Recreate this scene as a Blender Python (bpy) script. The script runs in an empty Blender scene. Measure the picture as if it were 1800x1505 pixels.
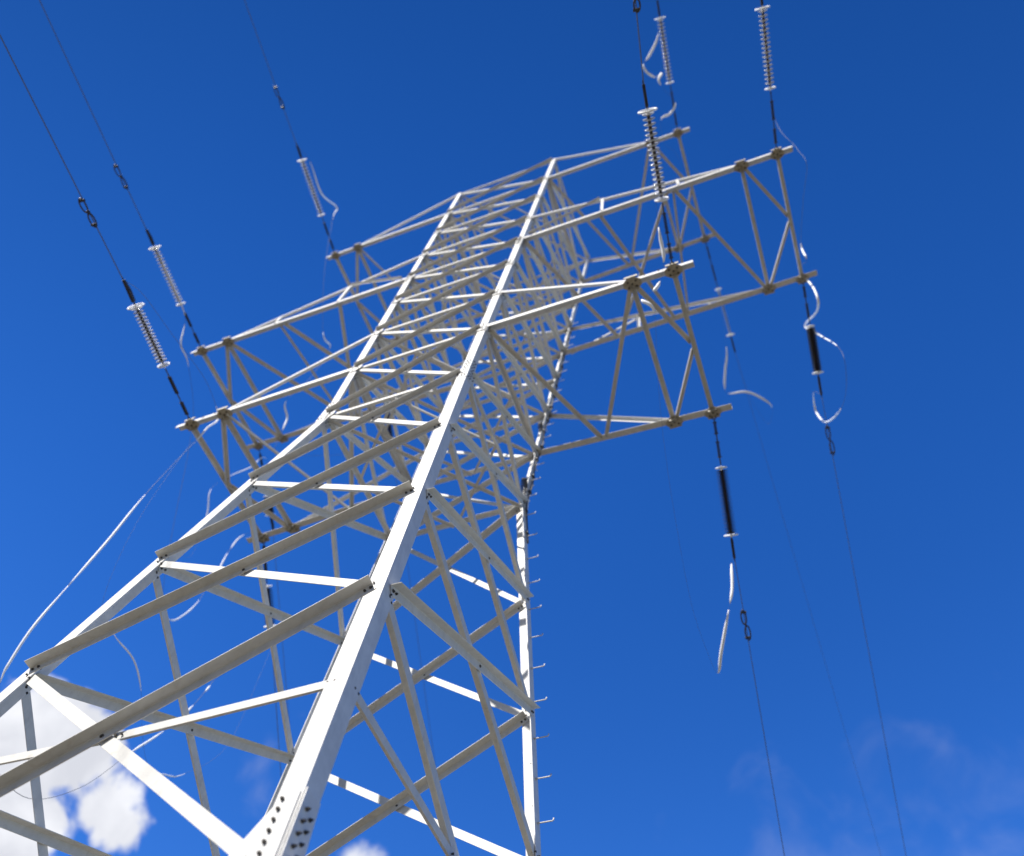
import bpy, bmesh, math, random
from mathutils import Vector, Matrix
random.seed(7)
scene = bpy.context.scene
V = Vector

# ------------------------------------------------------------------ camera
cd = bpy.data.cameras.new('camera'); cam = bpy.data.objects.new('camera', cd)
scene.collection.objects.link(cam); scene.camera = cam
R = Matrix(((0.94159, 0.3298, 0.068125), (0.24832, -0.816596, 0.521064), (0.227477, -0.473712, -0.850794)))
mw = R.transposed().to_4x4(); mw.translation = V((7.355, -7.799, 1.647)); cam.matrix_world = mw
cd.sensor_fit = 'HORIZONTAL'; cd.sensor_width = 36.0; cd.lens = 1475.374 / 1800 * 36
cd.shift_x = -(78.13) / 1800; cd.shift_y = 134.44 / 1800
cd.clip_start = 0.05; cd.clip_end = 20000
cd.dof.use_dof = True; cd.dof.focus_distance = 11.5; cd.dof.aperture_fstop = 0.5

# ------------------------------------------------------------------ light
SUN_EL, SUN_DIR = math.radians(43), V((-0.36, -0.93, 0)).normalized()
sun_vec = SUN_DIR * math.cos(SUN_EL) + V((0, 0, math.sin(SUN_EL)))
sl = bpy.data.lights.new('sun', 'SUN'); sl.energy = 5.0; sl.angle = math.radians(0.53); sl.color = (1.0, 0.955, 0.88)
so = bpy.data.objects.new('sun', sl); scene.collection.objects.link(so)
so.rotation_euler = sun_vec.to_track_quat('Z', 'Y').to_euler(); so.location = (0, 0, 80)
scene.view_settings.view_transform = 'Standard'; scene.view_settings.look = 'None'
scene.view_settings.exposure = 0.55; scene.view_settings.gamma = 1.0

world = bpy.data.worlds.new('World'); scene.world = world; world.use_nodes = True
nt = world.node_tree; nt.nodes.clear()
def N(t, **k):
    n = nt.nodes.new(t)
    for a, b in k.items(): setattr(n, a, b)
    return n
def lk(a, b): nt.links.new(a, b)
def M(op, a, b=None, clamp=False, c=None):
    n = N('ShaderNodeMath', operation=op); n.use_clamp = clamp
    for i, x in enumerate((a, b, c)):
        if x is None: continue
        if isinstance(x, (int, float)): n.inputs[i].default_value = x
        else: lk(x, n.inputs[i])
    return n.outputs[0]
sky = N('ShaderNodeTexSky', sky_type='NISHITA'); sky.sun_disc = False
sky.sun_elevation = SUN_EL; sky.sun_rotation = math.atan2(SUN_DIR.x, SUN_DIR.y)
sky.air_density = 1.0; sky.dust_density = 0.0; sky.ozone_density = 4.0; sky.altitude = 600
gm = N('ShaderNodeGamma'); lk(sky.outputs[0], gm.inputs[0]); gm.inputs[1].default_value = 1.08
sc_ = N('ShaderNodeVectorMath', operation='SCALE'); lk(gm.outputs[0], sc_.inputs[0]); sc_.inputs['Scale'].default_value = 1.86
hs = N('ShaderNodeHueSaturation'); lk(sc_.outputs[0], hs.inputs['Color']); hs.inputs['Saturation'].default_value = 1.26; hs.inputs['Hue'].default_value = 0.514
tc = N('ShaderNodeTexCoord'); dirv = tc.outputs['Generated']
# the deep clear zenith gives way to brighter air low in the sky opposite the sun
anti = N('ShaderNodeVectorMath', operation='DOT_PRODUCT'); lk(dirv, anti.inputs[0]); anti.inputs[1].default_value = V((-0.06, 0.72, -0.18)).normalized()
ag = N('ShaderNodeMapRange', interpolation_type='SMOOTHSTEP'); lk(anti.outputs['Value'], ag.inputs['Value'])
ag.inputs['From Min'].default_value = -0.70; ag.inputs['From Max'].default_value = 0.35; ag.inputs['To Min'].default_value = 0.30; ag.inputs['To Max'].default_value = 0.90
sk2 = N('ShaderNodeVectorMath', operation='SCALE'); lk(hs.outputs[0], sk2.inputs[0]); lk(ag.outputs[0], sk2.inputs['Scale'])
col = sk2.outputs[0]
n1 = N('ShaderNodeTexNoise'); n1.inputs['Scale'].default_value = 13; n1.inputs['Detail'].default_value = 9; n1.inputs['Roughness'].default_value = 0.53
n1.inputs['Distortion'].default_value = 0.35; lk(dirv, n1.inputs['Vector'])
off = N('ShaderNodeVectorMath', operation='ADD'); lk(dirv, off.inputs[0]); off.inputs[1].default_value = (-0.015, -0.03, 0.05)
n2 = N('ShaderNodeTexNoise'); n2.inputs['Scale'].default_value = 13; n2.inputs['Detail'].default_value = 5; n2.inputs['Roughness'].default_value = 0.5
n2.inputs['Distortion'].default_value = 0.35; lk(off.outputs[0], n2.inputs['Vector'])
# direction of the cloud, angular size, edge softness, density, noise weight
CL = [((-0.748, 0.430, 0.506), 0.118, 0.022, 1.0, 0.24), ((-0.700, 0.492, 0.517), 0.050, 0.020, 1.0, 0.16), ((-0.768, 0.465, 0.44), 0.07, 0.02, 1.0, 0.15),
      ((-0.587, 0.565, 0.580), 0.034, 0.12, 0.36, 0.30), ((-0.502, 0.667, 0.545), 0.027, 0.02, 0.95, 0.10),
      ((0.114, 0.801, 0.580), 0.07, 0.26, 0.17, 0.50), ((-0.05, 0.825, 0.54), 0.10, 0.26, 0.26, 0.40)]
alpha = None
for c, rad, soft, dens, wt in CL:
    dn = N('ShaderNodeVectorMath', operation='DISTANCE'); lk(dirv, dn.inputs[0]); dn.inputs[1].default_value = V(c).normalized()
    e = M('SUBTRACT', M('MULTIPLY', M('SUBTRACT', n1.outputs[0], 0.5), wt), M('SUBTRACT', dn.outputs['Value'], rad * 0.8))
    mr = N('ShaderNodeMapRange', interpolation_type='SMOOTHSTEP'); lk(e, mr.inputs['Value'])
    mr.inputs['From Min'].default_value = -soft * .2; mr.inputs['From Max'].default_value = soft; mr.inputs['To Max'].default_value = dens
    alpha = mr.outputs[0] if alpha is None else M('MAXIMUM', alpha, mr.outputs[0])
shade = N('ShaderNodeMapRange'); lk(n2.outputs[0], shade.inputs['Value'])
shade.inputs['From Min'].default_value = 0.30; shade.inputs['From Max'].default_value = 0.64
cc = N('ShaderNodeMix', data_type='RGBA'); lk(shade.outputs[0], cc.inputs[0])
cc.inputs[6].default_value = (7.9, 8.0, 8.4, 1); cc.inputs[7].default_value = (5.4, 5.55, 6.1, 1)
mx = N('ShaderNodeMix', data_type='RGBA'); lk(alpha, mx.inputs[0]); lk(col, mx.inputs[6]); lk(cc.outputs[2], mx.inputs[7])
bg = N('ShaderNodeBackground'); bg.inputs[1].default_value = 0.09; lk(mx.outputs[2], bg.inputs[0])
wo = N('ShaderNodeOutputWorld'); lk(bg.outputs[0], wo.inputs[0])

# ------------------------------------------------------------------ materials
def mat(name, base, rough=0.5, metal=0.0, var=0.12, scale=3.0, rust=0.0, rustcol=(0.16, 0.085, 0.04), spec=0.5, bump=0.0, streak=0.0):
    m = bpy.data.materials.new(name); m.use_nodes = True; t = m.node_tree; b = t.nodes['Principled BSDF']
    g = t.nodes.new('ShaderNodeNewGeometry')
    n = t.nodes.new('ShaderNodeTexNoise'); n.inputs['Scale'].default_value = scale; n.inputs['Detail'].default_value = 7
    n.inputs['Roughness'].default_value = .65; t.links.new(g.outputs['Position'], n.inputs['Vector'])
    r = t.nodes.new('ShaderNodeValToRGB'); e = r.color_ramp.elements
    e[0].position = .32; e[1].position = .68
    e[0].color = tuple(c * (1 - var) for c in base) + (1,); e[1].color = tuple(min(1, c * (1 + var)) for c in base) + (1,)
    t.links.new(n.outputs[0], r.inputs[0]); out = r.outputs[0]
    if streak:
        mp = t.nodes.new('ShaderNodeMapping'); mp.inputs['Scale'].default_value = (14, 14, 1.3); t.links.new(g.outputs['Position'], mp.inputs[0])
        n3 = t.nodes.new('ShaderNodeTexNoise'); n3.inputs['Scale'].default_value = 1.0; n3.inputs['Detail'].default_value = 6; t.links.new(mp.outputs[0], n3.inputs['Vector'])
        m3 = t.nodes.new('ShaderNodeMapRange'); m3.inputs[1].default_value = .46; m3.inputs[2].default_value = .70; m3.inputs[4].default_value = streak; t.links.new(n3.outputs[0], m3.inputs[0])
        x3 = t.nodes.new('ShaderNodeMix'); x3.data_type = 'RGBA'; t.links.new(m3.outputs[0], x3.inputs[0]); t.links.new(out, x3.inputs[6]); x3.inputs[7].default_value = tuple(c * .55 for c in base) + (1,)
        out = x3.outputs[2]
    if rust:
        n2 = t.nodes.new('ShaderNodeTexNoise'); n2.inputs['Scale'].default_value = scale * 1.7; n2.inputs['Detail'].default_value = 9; n2.inputs['Roughness'].default_value = .7
        t.links.new(g.outputs['Position'], n2.inputs['Vector'])
        mr = t.nodes.new('ShaderNodeMapRange'); mr.inputs[1].default_value = .56; mr.inputs[2].default_value = .74; mr.inputs[4].default_value = rust
        t.links.new(n2.outputs[0], mr.inputs[0])
        mi = t.nodes.new('ShaderNodeMix'); mi.data_type = 'RGBA'; t.links.new(mr.outputs[0], mi.inputs[0]); t.links.new(out, mi.inputs[6]); mi.inputs[7].default_value = rustcol + (1,)
        out = mi.outputs[2]
    t.links.new(out, b.inputs['Base Color'])
    rr = t.nodes.new('ShaderNodeMapRange'); rr.inputs[3].default_value = max(.05, rough - .08); rr.inputs[4].default_value = min(1, rough + .1)
    t.links.new(n.outputs[0], rr.inputs[0]); t.links.new(rr.outputs[0], b.inputs['Roughness'])
    b.inputs['Metallic'].default_value = metal; b.inputs['Specular IOR Level'].default_value = spec
    if bump:
        bp = t.nodes.new('ShaderNodeBump'); bp.inputs['Strength'].default_value = bump; bp.inputs['Distance'].default_value = .01
        t.links.new(n.outputs[0], bp.inputs['Height']); t.links.new(bp.outputs[0], b.inputs['Normal'])
    return m
STEEL = mat('galvanised_leg_steel', (0.62, 0.615, 0.60), .5, 0, .10, 5.0, .10, (0.40, 0.33, 0.24), .45, .10, .16)
BRACE = mat('galvanised_brace_steel', (0.60, 0.588, 0.55), .52, 0, .06, 4.0, .35, (0.33, 0.24, 0.15), .4, .10, .18)
PLATE = mat('rusty_shaded_plate', (0.38, 0.35, 0.29), .6, 0, .25, 9.0, .6, (0.17, 0.10, 0.05), .35, .2)  # brown holds painted-in underside shade and ground bounce as well as rust
BOLT = mat('dark_bolt_steel', (0.07, 0.065, 0.06), .5, .5, .3, 30)
DARK = mat('forged_fitting_steel', (0.06, 0.06, 0.065), .45, .6, .3, 14)
ALU = mat('bright_aluminium', (0.88, 0.89, 0.92), .5, 0.0, .05, 10, spec=.8)  # rings, and the painted sun glints along the jumpers
WIRE = mat('weathered_conductor', (0.13, 0.14, 0.17), .55, .4, .2, 20)
CLUTTER = mat('dark_clutter', (0.075, 0.075, 0.08), .5, 0, .2, 12)  # for the dark pieces added along the right rear leg
GLASS = mat('glazed_white_insulator', (0.50, 0.51, 0.53), .12, 0, .05, 20, spec=.9)
CAP = mat('insulator_cap', (0.12, 0.10, 0.09), .5, .5, .3, 30)
DARK_INS = mat('dark_insulator', (0.035, 0.03, 0.04), .4, 0, .3, 20)  # darker base colour, used on most rear insulator strings

# ------------------------------------------------------------------ helpers
def link(name, bm, m, parent=None):
    bmesh.ops.recalc_face_normals(bm, faces=bm.faces)
    me = bpy.data.meshes.new(name); bm.to_mesh(me); bm.free()
    for x in (m if isinstance(m, (list, tuple)) else [m]): me.materials.append(x)
    o = bpy.data.objects.new(name, me); scene.collection.objects.link(o); o.parent = parent
    return o
def empty(name, loc=(0, 0, 0), rot=None, parent=None):
    o = bpy.data.objects.new(name, None); scene.collection.objects.link(o); o.empty_display_size = .3
    o.parent = parent; o.location = loc
    if rot is not None: o.rotation_mode = 'QUATERNION'; o.rotation_quaternion = rot
    return o
def tag(o, label=None, cat=None, group=None, kind=None):
    for k, v in (('label', label), ('category', cat), ('group', group), ('kind', kind)):
        if v: o[k] = v
    return o
def ortho(ax, u):
    u = V(u); u = u - ax * u.dot(ax)
    return u.normalized()
def poly_prism(bm, ring0, ring1, mi=0):
    a = [bm.verts.new(p) for p in ring0]; b = [bm.verts.new(p) for p in ring1]; n = len(a); fs = []
    for i in range(n): fs.append(bm.faces.new((a[i], a[(i + 1) % n], b[(i + 1) % n], b[i])))
    fs.append(bm.faces.new(a[::-1])); fs.append(bm.faces.new(b))
    for f in fs: f.material_index = mi
def angle(bm, p0, p1, u, v, w, t, w2=None):
    """rolled angle section: corner line p0-p1, one flange along u, one along v"""
    p0, p1 = V(p0), V(p1); ax = (p1 - p0).normalized(); u = ortho(ax, u); v = V(v); v = v - ax * v.dot(ax); v = (v - u * v.dot(u)).normalized()
    w2 = w2 or w; c = t * .6
    prof = [(0, 0), (w, 0), (w, t * .7), (w - t * .3, t), (t + c, t), (t, t + c), (t, w2 - t * .3), (t * .7, w2), (0, w2)]
    poly_prism(bm, [p0 + u * a + v * b for a, b in prof], [p1 + u * a + v * b for a, b in prof])
def box(bm, c, x, y, z, mi=0):
    c, x, y, z = V(c), V(x), V(y), V(z)
    q = [(-1, -1), (1, -1), (1, 1), (-1, 1)]
    poly_prism(bm, [c + x * a + y * b - z for a, b in q], [c + x * a + y * b + z for a, b in q], mi)
def frame(ax):
    ax = V(ax).normalized(); u = ax.cross(V((0, 0, 1)) if abs(ax.z) < .9 else V((1, 0, 0))).normalized()
    return ax, u, ax.cross(u).normalized()
def cyl(bm, p0, p1, r0, r1=None, n=8, mi=0):
    p0, p1 = V(p0), V(p1); ax, u, v = frame(p1 - p0); r1 = r0 if r1 is None else r1
    A = [math.tau * i / n for i in range(n)]
    poly_prism(bm, [p0 + (u * math.cos(a) + v * math.sin(a)) * r0 for a in A], [p1 + (u * math.cos(a) + v * math.sin(a)) * r1 for a in A], mi)
def bolt(bm, p, n, r=.017, inn=.03, outt=.05):
    """hexagon head on one side, threaded end and nut on the other"""
    p, n = V(p), V(n).normalized()
    cyl(bm, p - n * inn, p + n * outt, r * .55, n=6, mi=1)
    cyl(bm, p + n * .010, p + n * .030, r, n=6, mi=1)
    cyl(bm, p - n * inn, p - n * (inn - .016), r, n=6, mi=1)
def lathe(bm, prof, n=14, mi=0, closed=False):
    rings = []
    for y, r in prof:
        rings.append([bm.verts.new((r * math.cos(math.tau * i / n), y, r * math.sin(math.tau * i / n))) for i in range(n)])
    for a, b in zip(rings, rings[1:]):
        for i in range(n):
            f = bm.faces.new((a[i], a[(i + 1) % n], b[(i + 1) % n], b[i])); f.smooth = True; f.material_index = mi
    if not closed:
        bm.faces.new(rings[0][::-1]).material_index = mi; bm.faces.new(rings[-1]).material_index = mi
    else:
        a, b = rings[-1], rings[0]
        for i in range(n):
            f = bm.faces.new((a[i], a[(i + 1) % n], b[(i + 1) % n], b[i])); f.smooth = True
def tube(bm, pts, r, n=7, mi=0, rad=None):
    pts = [V(p) for p in pts]; rings = []; u = None
    for i, p in enumerate(pts):
        t = (pts[min(i + 1, len(pts) - 1)] - pts[max(i - 1, 0)]).normalized()
        if u is None: u = frame(t)[1]
        u = (u - t * u.dot(t)).normalized(); v = t.cross(u); rr = rad[i] if rad else r
        rings.append([bm.verts.new(p + (u * math.cos(math.tau * k / n) + v * math.sin(math.tau * k / n)) * rr) for k in range(n)])
    for a, b in zip(rings, rings[1:]):
        for i in range(n):
            f = bm.faces.new((a[i], a[(i + 1) % n], b[(i + 1) % n], b[i])); f.smooth = True; f.material_index = mi
    bm.faces.new(rings[0][::-1]).material_index = mi; bm.faces.new(rings[-1]).material_index = mi
def torus(bm, c, ax, R_, r, sx=1.0, n=24, k=8, u=None, mi=0):
    """ring round ax; stretched by sx along its first in-plane direction"""
    ax = V(ax).normalized(); u = ortho(ax, u) if u is not None else frame(ax)[1]; v = ax.cross(u); c = V(c)
    cen = [c + u * (math.cos(math.tau * i / n) * R_ * sx) + v * (math.sin(math.tau * i / n) * R_) for i in range(n)]
    rings = []
    for i in range(n):
        t = (cen[(i + 1) % n] - cen[i - 1]).normalized(); o = t.cross(ax).normalized()
        rings.append([bm.verts.new(cen[i] + (o * math.cos(math.tau * j / k) + ax * math.sin(math.tau * j / k)) * r) for j in range(k)])
    for i in range(n):
        a, b = rings[i], rings[(i + 1) % n]
        for j in range(k):
            f = bm.faces.new((a[j], a[(j + 1) % k], b[(j + 1) % k], b[j])); f.smooth = True; f.material_index = mi
def catmull(P, sub=8):
    P = [V(p) for p in P]; Q = [P[0] * 2 - P[1]] + P + [P[-1] * 2 - P[-2]]; out = []; par = []
    for i in range(1, len(Q) - 2):
        for s in range(sub):
            t = s / sub; a, b, c, d = Q[i - 1:i + 3]
            out.append(.5 * ((2 * b) + (c - a) * t + (2 * a - 5 * b + 4 * c - d) * t * t + (3 * b - a - 3 * c + d) * t ** 3)); par.append(i - 1 + t)
    return out + [P[-1]], par + [len(P) - 1]

# ------------------------------------------------------------------ terrain
def ground_z(x, y):
    r = max(0.0, y - 9.0)
    h = -0.60 * r if r < 160 else -96 - 110 * (1 - math.exp(-(r - 160) / 260))
    return h + .25 * math.sin(x * .09 + 1) * min(1, (abs(x) + abs(y)) / 40) + .6 * math.sin(y * .021 + x * .017) * min(1, (abs(x) + abs(y)) / 120)
bm = bmesh.new()
ax_ = sorted(set([-9000, -5000, -2500, -1200, -700, -400, -250, 250, 400, 700, 1200, 2500, 5000, 9000] + [i * 8 for i in range(-25, 26)]))
grid = [[bm.verts.new((x, y, ground_z(x, y))) for y in ax_] for x in ax_]
for i in range(len(ax_) - 1):
    for j in range(len(ax_) - 1): bm.faces.new((grid[i][j], grid[i + 1][j], grid[i + 1][j + 1], grid[i][j + 1]))
GROUND = mat('dry_hillside_soil', (0.155, 0.128, 0.082), .95, 0, .28, .35, .6, (0.07, 0.078, 0.032), .1, .3)
tag(link('ground', bm, GROUND), kind='structure')

# ------------------------------------------------------------------ tower
Z = {-2: 0.6, -1: 5.47, 0: 9.752, 1: 12.692, 2: 15.752, 3: 19.32, 4: 22.095, 5: 24.753, 6: 27.49, 7: 29.972, 8: 32.736, 9: 35.903, 10: 39.072, 11: 42.973}
def wid(z):
    d = z - Z[3]
    return 1.875 - 0.09680 * d if d < 0 else 1.875 + 0.02474 * d
DEP = 1.0122
def corner(sx, sy, z): w = wid(z); return V((sx * w, sy * w * DEP, z))
TOWER = empty('transmission_tower')
tag(TOWER, 'tall white-grey steel lattice tower with six crossarms against the blue sky', 'pylon')
LEGS = {'A': (1, -1), 'B': (-1, -1), 'C': (1, 1), 'D': (-1, 1)}
legobj = {}
for nm, (sx, sy) in LEGS.items():
    bm = bmesh.new()
    for z0, z1, w, t in ((0.0, Z[3], .25, .022), (Z[3], Z[7], .21, .018), (Z[7], Z[11] + .12, .175, .015)):
        angle(bm, corner(sx, sy, z0), corner(sx, sy, z1), (-sx, 0, 0), (0, -sy, 0), w, t)
    # bolts where the bracing meets the leg
    for k in range(-1, 12):
        z = Z[k]; c = corner(sx, sy, z)
        for dz in (-.05, .06):
            q = corner(sx, sy, z + dz)
            bolt(bm, q + V((-sx * .16, 0, 0)), (0, sy, 0), .014, .03, .025); bolt(bm, q + V((0, -sy * .16, 0)), (sx, 0, 0), .014, .03, .025)
    lo = link('leg', bm, [STEEL, BOLT], TOWER); legobj[nm] = lo
    # splice cover angles as sub-parts
    for zc, hh in ((Z[3] + .15, .55), (Z[7] - .2, .5)):
        bm = bmesh.new(); w = .215 if zc < 22 else .18
        a, b = corner(sx, sy, zc - hh), corner(sx, sy, zc + hh); o_ = V((sx * .012, sy * .012, 0))
        angle(bm, a + o_, b + o_, (-sx, 0, 0), (0, -sy, 0), w, .010)
        for i in range(6):
            q = corner(sx, sy, zc - hh + .1 + i * (2 * hh - .2) / 5) + o_
            for f in (.055, .125):
                bolt(bm, q + V((-sx * f, 0, 0)), (0, sy, 0)); bolt(bm, q + V((0, -sy * f, 0)), (sx, 0, 0))
        link('splice_plate', bm, [STEEL, BOLT], lo)

# step bolts up the right rear leg
for i in range(76):
    z = 1.6 + i * .42
    if z > Z[11]: break
    c = corner(1, 1, z); bm = bmesh.new()
    if i % 2: base, d = c + V((0, -.11, 0)), V((1, 0, 0))
    else: base, d = c + V((-.11, 0, 0)), V((0, -1, 0)) if False else V((0, 1, 0))
    L_ = .25
    tube(bm, [base - d * .035, base + d * L_, base + d * (L_ + .018) + V((0, 0, .012)), base + d * (L_ + .022) + V((0, 0, .05))], .012, 6)
    cyl(bm, base + d * .004, base + d * .022, .02, n=6); cyl(bm, base - d * .03, base - d * .012, .02, n=6)
    link('step_bolt', bm, STEEL if i % 3 else BRACE, legobj['C'])

# dark tubes, coils and blocks added to darken the shaded, cluttered right rear leg
bm = bmesh.new(); pts = []
zz = Z[3] - 1.6
while zz < Z[8]:
    c = corner(1, 1, zz); pts.append(c + V((.05 + .02 * math.sin(zz * 2.3), -.08 + .035 * math.sin(zz * 3.1 + 1), 0))); zz += .22
tube(bm, pts, .018, 7)
tube(bm, [p + V((-.05, .05 + .03 * math.sin(i * .9), .1)) for i, p in enumerate(pts)], .012, 6)
for i in range(2, len(pts), 4): box(bm, pts[i] + V((-.02, 0, 0)), (.04, 0, 0), (0, .06, 0), (0, 0, .025))
for zq, rr in ((Z[3] + .5, .26), (Z[4] + 1.2, .20)):
    c = corner(1, 1, zq) + V((-.02, -.35, 0))
    for j in range(5): torus(bm, c + V((.02 * j, 0, .01 * j)), (1, .2, 0), rr * .75 - .01 * j, .010, 1.25, 26, 6, u=(0, 0, 1))
link('dark_leg_clutter', bm, CLUTTER, TOWER)

# splice and gusset at the foot of the near leg's visible length
bm = bmesh.new()
fy = lambda z: -wid(z) * DEP - .012
zc = Z[-1]
pl = [V((wid(zc + .8) - .02, fy(zc + .8), zc + .8)), V((wid(zc - .6) - .02, fy(zc - .6), zc - .6)), V((wid(zc) - .56, fy(zc - .35), zc - .35)), V((wid(zc) - .56, fy(zc), zc + .0)), V((wid(zc + .72) - .20, fy(zc + .72), zc + .72))]
poly_prism(bm, [p + V((0, .008, 0)) for p in pl], [p - V((0, .006, 0)) for p in pl])
for i in range(9):
    z = zc + .72 - i * .115; bolt(bm, V((wid(z) - .165, fy(z), z)), (0, -1, 0), .020, .03, .042)
for i in range(4): bolt(bm, V((wid(zc) - .30 - i * .085, fy(zc), zc - .10 + i * .03)), (0, -1, 0), .02, .03, .055)
fx = lambda z: wid(z) + .012
yw = lambda z: -wid(z) * DEP
pl = [V((fx(zc + .85), yw(zc + .85) + .01, zc + .85)), V((fx(zc + .85), yw(zc + .85) + .24, zc + .85)), V((fx(zc - .6), yw(zc - .6) + .34, zc - .6)), V((fx(zc - .6), yw(zc - .6) + .01, zc - .6))]
poly_prism(bm, [p - V((.006, 0, 0)) for p in pl], [p + V((.008, 0, 0)) for p in pl])
for i in range(8):
    z = zc + .66 - i * .13
    for f in (.06, .14): bolt(bm, V((fx(z), yw(z) + f + .03, z - (.05 if f > .1 else 0))), (1, 0, 0), .020, .03, .05)
link('gusset_plate', bm, [STEEL, BOLT], legobj['A'])

FACES = {'front': ('B', 'A', (0, -1, 0)), 'right': ('A', 'C', (1, 0, 0)), 'back': ('C', 'D', (0, 1, 0)), 'left': ('D', 'B', (-1, 0, 0))}
def facebrace(name, P, Q, n, outer, w, t, bolts=True, mid=False):
    """one angle lying in a face; an outer one has its standing flange outwards at the upper edge, an inner one inwards"""
    n = V(n); ax = (Q - P).normalized(); up = n.cross(ax)
    if up.z < 0: up = -up
    P = P + ax * .06; Q = Q - ax * .06
    s = 1 if outer else -1
    o_ = n * (.004 * s) + (V((0, 0, 0)) if outer else n * (-.024)) + up * (w * .5)
    bm = bmesh.new(); angle(bm, P + o_, Q + o_, -up, n * s, w, t)
    if bolts:
        for c in (P + ax * .05, P + ax * .13, Q - ax * .05, Q - ax * .13): bolt(bm, c + o_ - up * w * .55, n * s, .020 if w > .12 else .016, .03, .04)
    if mid:
        c = (P + Q) / 2; bolt(bm, c + o_ - up * w * .55, n, .017, .05, .05)
    return link(name, bm, [BRACE, BOLT], TOWER)
for fn, (a, b, n) in FACES.items():
    ca = lambda k: corner(*LEGS[a], Z[k]); cb = lambda k: corner(*LEGS[b], Z[k])
    inw = (cb(0) - ca(0)).normalized()
    for k in range(-2, 11):
        w = (.15, .14, .13)[k] if 0 <= k < 3 else (.15 if k < 0 else .115); t = .012 if k < 3 else .009
        # the outer diagonal rises from the first leg to the second on front and right sides
        A0, B1, A1, B0 = ca(k) + inw * .08, cb(k + 1) - inw * .08, ca(k + 1) + inw * .08, cb(k) - inw * .08
        facebrace('diagonal_brace', A0, B1, n, True, w, t)
        o2 = facebrace('diagonal_brace', B0, A1, n, False, w, t)
        bm = bmesh.new()
        wa, wb = (B0 - A0).length, (B1 - A1).length; f = wa / (wa + wb); X = A0.lerp(B1, f)
        bolt(bm, X, n, .024, .045, .035); o = link('crossing_bolt', bm, [BOLT, BOLT], o2)
        if k == -1:   # secondary struts from the crossing to mid leg
            for lg, sg in ((a, 1), (b, -1)):
                zm = X.z + .10; P = corner(*LEGS[lg], zm) + inw * .05 * sg
                facebrace('redundant_brace', P, V((X.x, X.y, X.z)) - inw * .05 * sg, n, False, .115, .010)
    for k in range(3, 12):
        facebrace('horizontal_brace', ca(k) + inw * .07, cb(k) - inw * .07, n, False, .105 if k < 11 else .085, .009)
facebrace('redundant_brace', corner(-1, -1, 7.84) + V((0, .08, 0)), corner(-1, 1, Z[0]) - V((0, .08, 0)), (-1, 0, 0), False, .14, .012)
# plan bracing inside the body
for k in (1, 3, 4, 5, 7, 8, 10, 11):
    z = Z[k] - .06
    P = {q: corner(*LEGS[q], z) for q in 'ABCD'}
    prs = (('A', 'D'), ('B', 'C'))
    for i, (p, q) in enumerate(prs):
        if k == 1: continue
        bm = bmesh.new(); ax = (P[q] - P[p]).normalized(); o_ = V((0, 0, -.012 - .014 * i))
        angle(bm, P[p] + ax * .2 + o_, P[q] - ax * .2 + o_, ax.cross(V((0, 0, 1))), (0, 0, -1), .075, .008)
        link('plan_brace', bm, BRACE, TOWER)
    if k in (3, 4, 7, 10):
        mids = [(P[a] + P[b]) / 2 for a, b in ('AB', 'BD', 'DC', 'CA')]
        for i in range(4):
            p, q = mids[i], mids[(i + 1) % 4]; ax = (q - p).normalized(); bm = bmesh.new()
            angle(bm, p + ax * .06 + V((0, 0, -.05)), q - ax * .06 + V((0, 0, -.05)), ax.cross(V((0, 0, 1))), (0, 0, -1), .065, .008)
            link('plan_brace', bm, BRACE, TOWER)
# gussets where crossarm chords meet the body
for k in range(3, 11):
    for q, (sx, sy) in LEGS.items():
        c = corner(sx, sy, Z[k]); bm = bmesh.new()
        for (tx, ny, s) in (((-sx, 0, 0), (0, sy, 0), 1), ((0, -sy, 0), (sx, 0, 0), 2)):
            t_, n_ = V(tx), V(ny); cc_ = c + t_ * .15 + n_ * .014
            pts = [cc_ + t_ * a + V((0, 0, b)) for a, b in ((-.13, -.26), (.05, -.24), (.17, -.09), (.17, .09), (.05, .24), (-.13, .26))]
            poly_prism(bm, [p - n_ * .005 for p in pts], [p + n_ * .005 for p in pts])
            for a, b in ((-.06, -.18), (-.06, -.06), (-.06, .06), (-.06, .18), (.08, -.08), (.08, .08)):
                bolt(bm, cc_ + t_ * a + V((0, 0, b)), n_, .016, .02, .045)
        link('gusset_plate', bm, [STEEL, BOLT], legobj[q])

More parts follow.
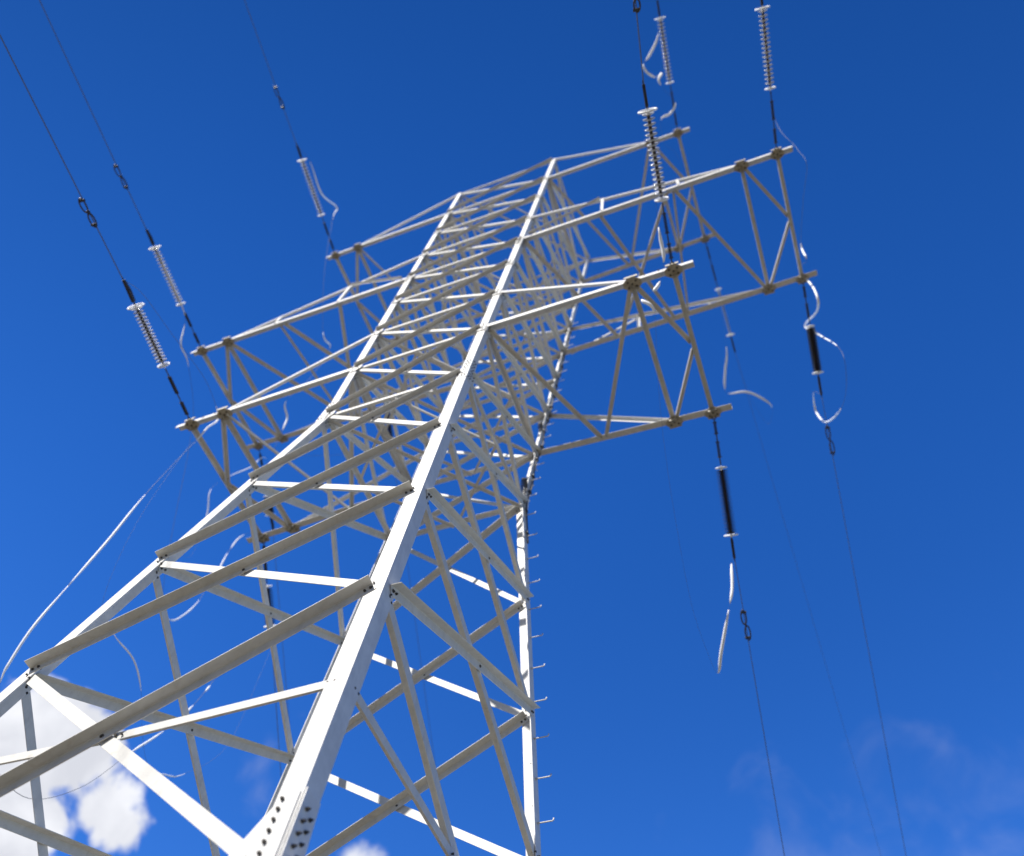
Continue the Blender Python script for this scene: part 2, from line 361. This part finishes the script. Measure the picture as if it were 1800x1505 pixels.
# ------------------------------------------------------------------ crossarms
LL_ = (6.814, 10.596, 8.003); MM_ = (5.789, 9.466, 6.823); TT_ = (2.013, 2.12, 2.316); ZT = (-0.282, 0.136, 0.377)
KB, KT = (4, 7, 10), (5, 8, 11)
ARMN = ('lower', 'middle', 'top')
TIP = {}
def member(name, par, P, Q, u, v, w, t, trim=.0, m=None, bolts=True):
    P, Q = V(P), V(Q); ax = (Q - P).normalized(); bm = bmesh.new()
    angle(bm, P + ax * trim, Q - ax * trim, u, v, w, t)
    if bolts:
        uu = ortho(ax, u); vv = V(v); vv = (vv - ax * vv.dot(ax)); vv = (vv - uu * vv.dot(uu)).normalized()
        for c in (P + ax * (trim + .06), Q - ax * (trim + .06)): bolt(bm, c + uu * w * .5, -vv, .014, .03, .03)
    return link(name, bm, [m or BRACE, BOLT], par)
for i in range(3):
    for s in (-1, 1):
        zb, zt = Z[KB[i]], Z[KT[i]]; wb, wt_ = wid(zb), wid(zt); Lx, Mx, ty = LL_[i], MM_[i], TT_[i]
        def pt(n, f):      # point on a bottom chord, f=0 at the body, 1 at the tip
            x = wb + (Lx - wb) * f
            return V((s * x, n * (wb * DEP + (ty - wb * DEP) * f), zb + ZT[i] * f))
        fN = (Mx - wb) / (Lx - wb)
        cw = .185 if i == 1 else .175
        arm = empty('crossarm', parent=TOWER)
        for n in (-1, 1):
            chords = bmesh.new()
            e = pt(n, 1) + (pt(n, 1) - pt(n, .8)).normalized() * .50
            if n < 0: angle(chords, pt(n, 0) + V((s * .02, 0, cw * .75)), e + V((0, 0, cw * .75)), (0, 0, -1), (0, -n, 0), cw, .013)
            else: angle(chords, pt(n, 0) + V((s * .02, 0, 0)), e, (0, 0, 1), (0, -n, 0), cw, .013)
            for f in [j / 14 for j in range(int(fN * 14) - 1, 15)]:
                bolt(chords, pt(n, f) + V((0, 0, cw * .55)), (0, n, 0), .016, .03, .035)
            link('bottom_chord', chords, [STEEL, BOLT], arm)
        arm['label'] = f"{ARMN[i]} crossarm on the {'right' if s > 0 else 'left'} side of the tower"
        for n in (-1, 1):
            U = V((s * wt_, n * wt_ * DEP, zt)); Nn = pt(n, fN) + V((0, 0, .10))
            ax = (Nn - U).normalized()
            dn = V((0, 0, -1))
            member('upper_chord', arm, U, Nn, dn, (0, -n, 0), .105, .010, .03, STEEL, False)
            posts = ((.37, 1), (.72, 2)) if i == 1 else ((.52, 1),) if i == 0 and False else ()
            for f, q in posts:
                b0 = pt(n, fN * f) + V((0, 0, .02)); tt = (abs(b0.x) - abs(U.x)) / (abs(Nn.x) - abs(U.x)); t0 = U.lerp(Nn, tt) + V((0, 0, -.02))
                member('post', arm, b0 + V((0, n * .014, 0)), t0 + V((0, n * .014, 0)), (s, 0, 0), (0, -n, 0), .09, .009, 0, STEEL)
                if q == 1: member('side_brace', arm, pt(n, .02) + V((0, n * .03, .12)), t0 + V((0, n * .03, 0)), (0, 0, -1), (0, n, 0), .07, .008, .05)
        w = .10; dz = V((0, 0, -.012))
        def web(p, q, lev=0, w=.105):
            d = V((0, 0, -.010 - .014 * lev)); ax = (q - p).normalized(); sd = ax.cross(V((0, 0, 1)))
            member('crossarm_brace', arm, p + d - sd * w * .5, q + d - sd * w * .5, sd, (0, 0, -1), w, .008, .10)
        near = lambda f: pt(-1, f); far = lambda f: pt(1, f)
        Em = (near(1) + far(1)) / 2
        web(near(1), far(1), 0, .12); web(near(fN), Em, 1); web(Em, far(fN), 1); web(near(fN), far(fN), 0, .12)
        if i != 1:
            web(near(0), far(fN * .5), 0); web(far(fN * .5), near(fN), 1); web(near(0), far(0), 0)
        else:
            web(near(0), far(fN * .28), 0); web(near(fN * .36), far(fN * .56), 0); web(near(fN * .68), far(fN * .28), 1); web(near(fN * .70), far(fN * .62), 0, .07)
            if s > 0: web(near(fN * .70), far(fN), 1)
            else: web(near(fN), far(fN * .58), 1)
        # octagonal hanger plates with their bolts
        for n in (-1, 1):
            for f, rr in ((1, .20), (fN, .21)):
                c = pt(n, f) + V((0, -n * .07, -.045)); bm = bmesh.new()
                oc = [(math.cos(math.tau * (j + .5) / 8) * rr * (1.15 if j % 4 in (0, 3) else 1), math.sin(math.tau * (j + .5) / 8) * rr * .85) for j in range(8)]
                for dz_ in ((-.008, .008),):
                    poly_prism(bm, [c + V((a, b, dz_[0])) for a, b in oc], [c + V((a, b, dz_[1])) for a, b in oc])
                # folded lugs that hold the plate to the chord
                box(bm, c + V((0, n * (rr * .78), .05)), (rr * .8, 0, 0), (0, .008, 0), (0, 0, .06))
                box(bm, c + V((0, -n * (rr * .5), -.06)), (rr * .55, 0, 0), (0, .010, 0), (0, 0, .055))
                for a, b in ((-.1, -.06), (.1, -.06), (-.1, .07), (.1, .07), (0, .0)): bolt(bm, c + V((a, b, 0)), (0, 0, -1), .026, .03, .05)
                link('hanger_plate', bm, [PLATE, BOLT], arm)
            TIP[(i, s, n)] = pt(n, 1)

# ------------------------------------------------------------------ insulator strings, conductors, dampers
# key: (arm, side, near -1 / far +1); values: sideways lean and fall of the string, distances of ring, ring, clamp,
# lean and fall of the wire, distances of the damper along the wire
STR = {
  (0, -1, -1): [-0.131,0.0,[1.71,3.33,3.945],-0.121,0.03,[1.41,2.13]],
  (1, -1, -1): [-0.1155,0.0,[1.74,3.78,4.32],-0.129,0.03,[1.44,2.265]],
  (2, -1, -1): [-0.1185,0.0,[1.77,4.11,4.65],-0.121,0.03,[1.5,2.43]],
  (2, 1, -1): [-0.1,0.0,[1.86,4.155,4.68],-0.1335,0.03,[None,None]],
  (1, 1, -1): [-0.101,0.0,[1.83,3.96,4.395],-0.0905,0.03,[None,None]],
  (0, 1, -1): [-0.11,0.0,[1.605,3.495,3.945],-0.177,0.03,[1.425,1.95]],
  (0, 1, 1): [-0.13,-0.65,[1.41,3.18,3.705],-0.104,-0.6,[1.41,2.235]],
  (1, 1, 1): [-0.1165,-0.65,[1.59,3.165,3.84],-0.088,-0.6,[1.095,2.145]],
  (2, 1, 1): [0.002,-0.65,[2.265,4.35,5.04],0.026500000000000003,-0.6,[None,None]],
  (0, -1, 1): [-0.1875,-0.65,[1.41,2.595,3.105],-0.2235,-0.6,[None,None]],
  (1, -1, 1): [-0.065,-0.65,[1.98,2.73,3.255],-0.206,-0.6,[None,None]],
  (2, -1, 1): [-0.13,-0.65,[2.25,4.5,5.1],-0.14,-0.6,[6.9,7.8]],
}
SIDE = {-1: 'left', 1: 'right'}
disc_me = rod_me = None
def disc_mesh():
    bm = bmesh.new()
    lathe(bm, [(-.060, .022), (-.056, .034), (-.022, .038), (-.014, .060), (.000, .100), (.016, .122), (.034, .124), (.038, .112), (.032, .092), (.034, .070), (.030, .040), (.060, .030)], 18)
    for f in bm.faces:
        if max(math.hypot(v.co.x, v.co.z) for v in f.verts) < .045: f.material_index = 1
    me = bpy.data.meshes.new('insulator_disc'); bmesh.ops.recalc_face_normals(bm, faces=bm.faces); bm.to_mesh(me); bm.free()
    me.materials.append(GLASS); me.materials.append(CAP); return me
disc_me = disc_mesh()
def quat(D): return V(D).to_track_quat('Y', 'Z')
where = {(0, -1): 'lower left', (1, -1): 'middle left', (2, -1): 'top left', (0, 1): 'lower right', (1, 1): 'middle right', (2, 1): 'top right'}
CLAMP = {}
for key, (dx, dz, sl_, dxw, dzw, dm) in STR.items():
    i, s, n = key; D = (V((dx, 1, dz)) * n).normalized(); P = TIP[key] + V((0, 0, -.02)); a, b, c = sl_
    kind = 'front' if n < 0 else 'rear'
    root = empty('insulator_string', P, quat(D))
    if n < 0: lab = f"string of white disc insulators pulling forward from the {where[(i, s)]} crossarm's front corner"
    elif key == (2, 1, 1): lab = 'thin pale chain of small insulators running back from the top right crossarm'
    else: lab = f"dark insulator string running back from the {where[(i, s)]} crossarm's rear corner"
    tag(root, lab, 'insulator', 'front insulator strings' if n < 0 else 'rear insulator strings')
    # link rod from the arm to the first ring: shackle, twin plates, turnbuckle
    bm = bmesh.new()
    torus(bm, (0, .07, 0), (0, 0, 1), .05, .016, 1.3, 14, 6, u=(0, 1, 0))
    cyl(bm, (0, .12, 0), (0, a - .08, 0), .017)
    for f0, f1 in ((.15, .36), (.52, .80)):
        for sg in (-1, 1): box(bm, (sg * .030, a * (f0 + f1) / 2, 0), (.007, 0, 0), (0, a * (f1 - f0) / 2, 0), (0, 0, .030))
        for f in (f0, f1): cyl(bm, (-.055, a * f, 0), (.055, a * f, 0), .016, n=6)
    link('link_rod', bm, DARK, root)
    for yy, rr in ((a, .15 if n < 0 else .13), (b, .20 if n < 0 else .17)):
        bm = bmesh.new(); torus(bm, (0, yy, 0), (0, 1, 0), rr, .022, 1, 24, 8)
        cyl(bm, (-rr, yy, 0), (rr, yy, 0), .012); cyl(bm, (0, yy - .05, 0), (0, yy + .05, 0), .035)
        link('grading_ring', bm, ALU, root)
    small = key == (2, 1, 1)
    if n < 0 or small:
        nd = 17; st = (b - a - .10) / nd
        for j in range(nd):
            o = bpy.data.objects.new('insulator_disc', disc_me); scene.collection.objects.link(o); o.parent = root
            o.location = (0, a + .07 + st * (j + .5), 0); q = st / .12; o.scale = (1.12, min(q, 1.35), 1.12) if not small else (.6, .8, .6)
        bm = bmesh.new(); cyl(bm, (0, a, 0), (0, b, 0), .014); link('core_rod', bm, CAP, root)
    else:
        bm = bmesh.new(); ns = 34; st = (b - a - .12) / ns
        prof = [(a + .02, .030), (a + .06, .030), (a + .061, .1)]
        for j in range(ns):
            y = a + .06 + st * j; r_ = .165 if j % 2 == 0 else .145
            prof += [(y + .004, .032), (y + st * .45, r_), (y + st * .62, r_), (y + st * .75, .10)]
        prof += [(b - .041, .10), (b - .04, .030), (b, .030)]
        lathe(bm, prof, 14); link('shed_stack', bm, DARK_INS, root)
    bm = bmesh.new()   # strain clamp
    cyl(bm, (0, b, 0), (0, b + (c - b) * .35, 0), .022)
    for sg in (-1, 1):
        y0, y1 = b + (c - b) * .2, c + .08
        poly_prism(bm, [V((sg * .012, y0, -.05)), V((sg * .012, y1, -.02)), V((sg * .012, y1, .03)), V((sg * .012, (y0 + y1) / 2, .085)), V((sg * .012, y0, .05))],
                   [V((sg * .034, y0, -.05)), V((sg * .034, y1, -.02)), V((sg * .034, y1, .03)), V((sg * .034, (y0 + y1) / 2, .085)), V((sg * .034, y0, .05))])
    cyl(bm, (0, b + (c - b) * .3, .0), (0, c + .16, 0), .028, .016)
    link('strain_clamp', bm, DARK, root)
    C_ = P + D * c; CLAMP[key] = C_
    # conductor: shallow catenary leaving the clamp
    Dw = (V((dxw, 1, dzw)) * n).normalized(); bm = bmesh.new()
    L_ = 90 if n < 0 else 150; curv = .00012 if n < 0 else .0011
    cat = lambda q: C_ + Dw * q + V((0, 0, curv * max(0, q - 8) ** 2))
    qs = [0, .3, 1, 2, 3, 4, 6, 8, 10, 13, 16, 20, 25, 30, 36, 43, 50, 60, 75, 90] + ([] if n < 0 else [105, 120, 135, 150])
    tube(bm, [cat(q) for q in qs], .013 if n < 0 else (.010 if not small else .006), 7)
    o = link('conductor_cable', bm, WIRE)
    tag(o, f"thin dark cable {'overhead leading forward' if n < 0 else 'sloping away behind'} from the {where[(i, s)]} insulator string", 'power cable', 'line conductors')
    if dm[0]:
        q0, q1 = dm; r0 = empty('vibration_damper', cat(q0), quat(Dw)); ln = (q1 - q0)
        tag(r0, f"dark double-loop damper on the cable {'in front of' if n < 0 else 'behind'} the {where[(i, s)]} insulator string", 'damper', 'dampers on the cables')
        for j in range(2):
            bm = bmesh.new(); torus(bm, (.02 * (1 if j else -1), ln * (.25 + .5 * j), -.06), (.25, 0, 1), .065, .019, ln * .23 / .065, 20, 6, u=(0, 1, 0)); link('loop', bm, DARK, r0)
            bm = bmesh.new()
            cyl(bm, (-.07, ln * (.10 + .8 * j), -.05), (.07, ln * (.10 + .8 * j), -.05), .034, n=10); link('weight', bm, DARK, r0)
        bm = bmesh.new(); box(bm, (0, ln * .5, -.03), (.022, 0, 0), (0, .05, 0), (0, 0, .045)); link('clamp', bm, DARK, r0)

# ------------------------------------------------------------------ jumper loops under the arms
JUMP = {
  'LL': [[[-6.292,-5.999,21.813],[-6.334,-5.484,22.267],[-6.376,-4.338,22.518],[-6.419,-3.45,22.767],[-6.461,-2.692,22.908],[-6.503,-1.951,22.757],[-6.546,-1.633,22.56],[-6.588,-1.671,22.002],[-6.63,-1.631,21.303],[-6.673,-1.626,20.513],[-6.715,-1.592,18.532],[-6.757,-1.468,16.732],[-6.8,-1.404,15.119],[-6.842,-1.339,13.903],[-6.884,-1.191,13.074],[-6.927,-1.035,12.623],[-6.969,-0.533,11.676],[-7.011,0.828,11.507],[-7.054,1.771,12.48],[-7.096,2.356,13.912],[-7.138,2.793,14.888],[-7.181,3.168,15.985],[-7.223,3.367,16.95],[-7.265,3.558,17.732],[-7.308,4.646,20.101]],[[5,8],[10,12],[12,15],[18.9,20.2],[20.8,21.3],[21.8,22.3]]],
  'LM': [[[-10.091,-6.486,30.108],[-10.134,-5.786,30.054],[-10.177,-4.696,29.906],[-10.22,-3.498,29.659],[-10.263,-2.815,28.598],[-10.306,-2.183,28.45],[-10.348,-0.834,27.337],[-10.391,0.153,25.77],[-10.434,1.668,22.786],[-10.477,2.777,20.977],[-10.52,3.386,20.895],[-10.563,3.706,21.568],[-10.605,3.862,22.502],[-10.648,3.829,24.214],[-10.691,3.772,25.359],[-10.734,3.944,26.541],[-10.777,4.907,28.296]],[[1,3],[3.2,5.2],[9.6,12],[12.3,13.8],[14,15]]],
  'LT': [[[-7.447,-7.009,39.449],[-7.506,-6.185,40.161],[-7.564,-4.859,39.962],[-7.623,-3.977,41.116],[-7.682,-3.675,40.201],[-7.741,-2.14,36.761],[-7.8,-0.37,34.089],[-7.858,0.328,34.134],[-7.917,0.517,31.409],[-7.976,0.38,29.027],[-8.035,0.871,28.605],[-8.093,1.142,27.777],[-8.228,1.882,27.669],[-8.564,6.63,36.646]],[[1,4],[5.9,7],[9,10.8]]],
  'RT': [[[8.476,-7.048,39.449],[8.194,-5.983,38.974],[7.683,-5.415,38.728],[7.366,-5.209,38.483],[7.414,-4.921,38.237],[7.674,-4.664,37.992],[7.929,-4.72,37.746],[7.761,-4.552,37.501],[7.877,-4.206,37.256],[8.145,-3.686,37.01],[7.855,-3.398,36.765],[7.471,-3.331,36.519],[7.384,-2.575,36.274],[7.755,-1.819,35.824],[7.888,0.633,35.074],[7.866,3.239,34.474],[7.689,5.289,34.174],[7.419,6.1,33.874],[7.224,6.753,33.724],[7.286,7.019,33.574],[7.957,7.152,33.574],[8.457,7.618,33.724],[8.85,8.296,33.874],[8.562,9.302,34.474],[8.153,8.282,35.224],[8.011,6.605,36.662]],[[1,2.6],[3,5],[5.2,7.5],[9,11],[16,18.3],[19,22]]],
  'RM': [[[11.045,-6.567,30.108],[11.001,-2.853,32.369],[10.957,-2.393,28.348],[10.914,-2.205,26.694],[10.87,-0.922,28.311],[10.826,1.033,30.532],[10.783,1.344,29.588],[10.739,2.258,31.795],[10.695,1.947,28.366],[10.652,2.58,28.27],[10.608,4.617,32.306],[10.564,3.383,28.099],[10.521,2.278,24.261],[10.477,2.587,23.451],[10.433,3.878,24.352],[10.39,5.56,26.626],[10.346,7.419,29.821],[10.302,7.849,31.697],[10.259,6.578,30.703],[10.215,5.387,27.985]],[[4.9,5.9],[6.6,11.9],[14.5,18]]],
  'RL': [[[7.253,-6.008,21.813],[7.048,-4.948,21.27],[6.788,-3.29,20.67],[6.727,-2.718,20.22],[6.523,-2.351,19.92],[6.34,-2.283,19.62],[6.077,-2.272,19.32],[6.277,-2.036,19.02],[6.049,-1.064,18.57],[5.787,0.238,17.97],[5.561,1.887,17.37],[5.344,4.075,16.92],[5.363,5.532,16.77],[5.421,6.301,16.92],[5.624,5.927,17.22],[6.033,5.227,17.82],[6.225,4.978,18.27],[6.342,4.772,19.02],[6.404,5.163,19.765]],[[2,3.2],[4,5],[6,7],[13,15],[15.2,17]]],
  'LX': [[[-6.63,-1.631,21.303],[-6.19,-1.864,20.223],[-6.268,-1.472,17.223],[-6.346,-0.803,15.113],[-6.424,-0.1,14.918],[-6.503,0.703,14.992],[-6.581,1.361,14.7],[-6.659,2.048,14.09],[-6.737,2.735,13.738],[-6.815,3.263,14.008],[-6.893,3.805,14.511],[-6.971,4.618,16.125],[-7.05,4.534,18.8],[-7.308,4.646,20.101]],[[3.9,6],[8,10]]],
  'LY': [[[-10.434,1.668,22.786],[-10.371,2.466,22.914],[-10.371,2.385,23.952],[-10.371,2.017,24.993],[-10.371,1.583,25.815],[-10.371,1.8,27.06],[-10.371,2.251,28.518],[-10.371,2.548,29.77],[-10.371,4.053,29.401],[-10.777,4.907,28.296]],[[2.5,4],[5,7]]],
}
JL = {'LL': 'long pale jumper cable swinging far down below the lower left crossarm', 'LX': 'second thin jumper cable looping below the lower left crossarm',
      'LM': 'pale jumper cable looping beside the middle left crossarm', 'LY': 'short second jumper cable below the middle left crossarm tip',
      'LT': 'pale jumper cable hanging from the top left crossarm', 'RT': 'curly pale jumper cable around the top right crossarm tip',
      'RM': 'hooked pale jumper cable beside the middle right crossarm tip', 'RL': 'long pale jumper cable hanging under the lower right crossarm'}
GLINT_R = {'RL': .040, 'RM': .036, 'RT': .046, 'LT': .036, 'LM': .026, 'LL': .027, 'LX': .018, 'LY': .022}
for k, (pts, br) in JUMP.items():
    P, par = catmull(pts, 8); bm = bmesh.new(); tube(bm, P, .0025 if k in ('RL', 'RT', 'LX', 'LY') else .0055, 6)
    root = link('jumper_cable', bm, WIRE); tag(root, JL[k], 'jumper cable', 'jumper cables')
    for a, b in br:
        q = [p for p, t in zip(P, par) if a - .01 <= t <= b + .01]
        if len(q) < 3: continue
        m_ = len(q) - 1; rad = [GLINT_R[k] * (.35 + .65 * min(1, 4.5 * j / m_, 4.5 * (m_ - j) / m_)) for j in range(m_ + 1)]
        bm = bmesh.new(); tube(bm, q, 0, 8, rad=rad); link('sun_glint', bm, ALU, root)  # sun glints on the jumper, built in as bright tube lengths
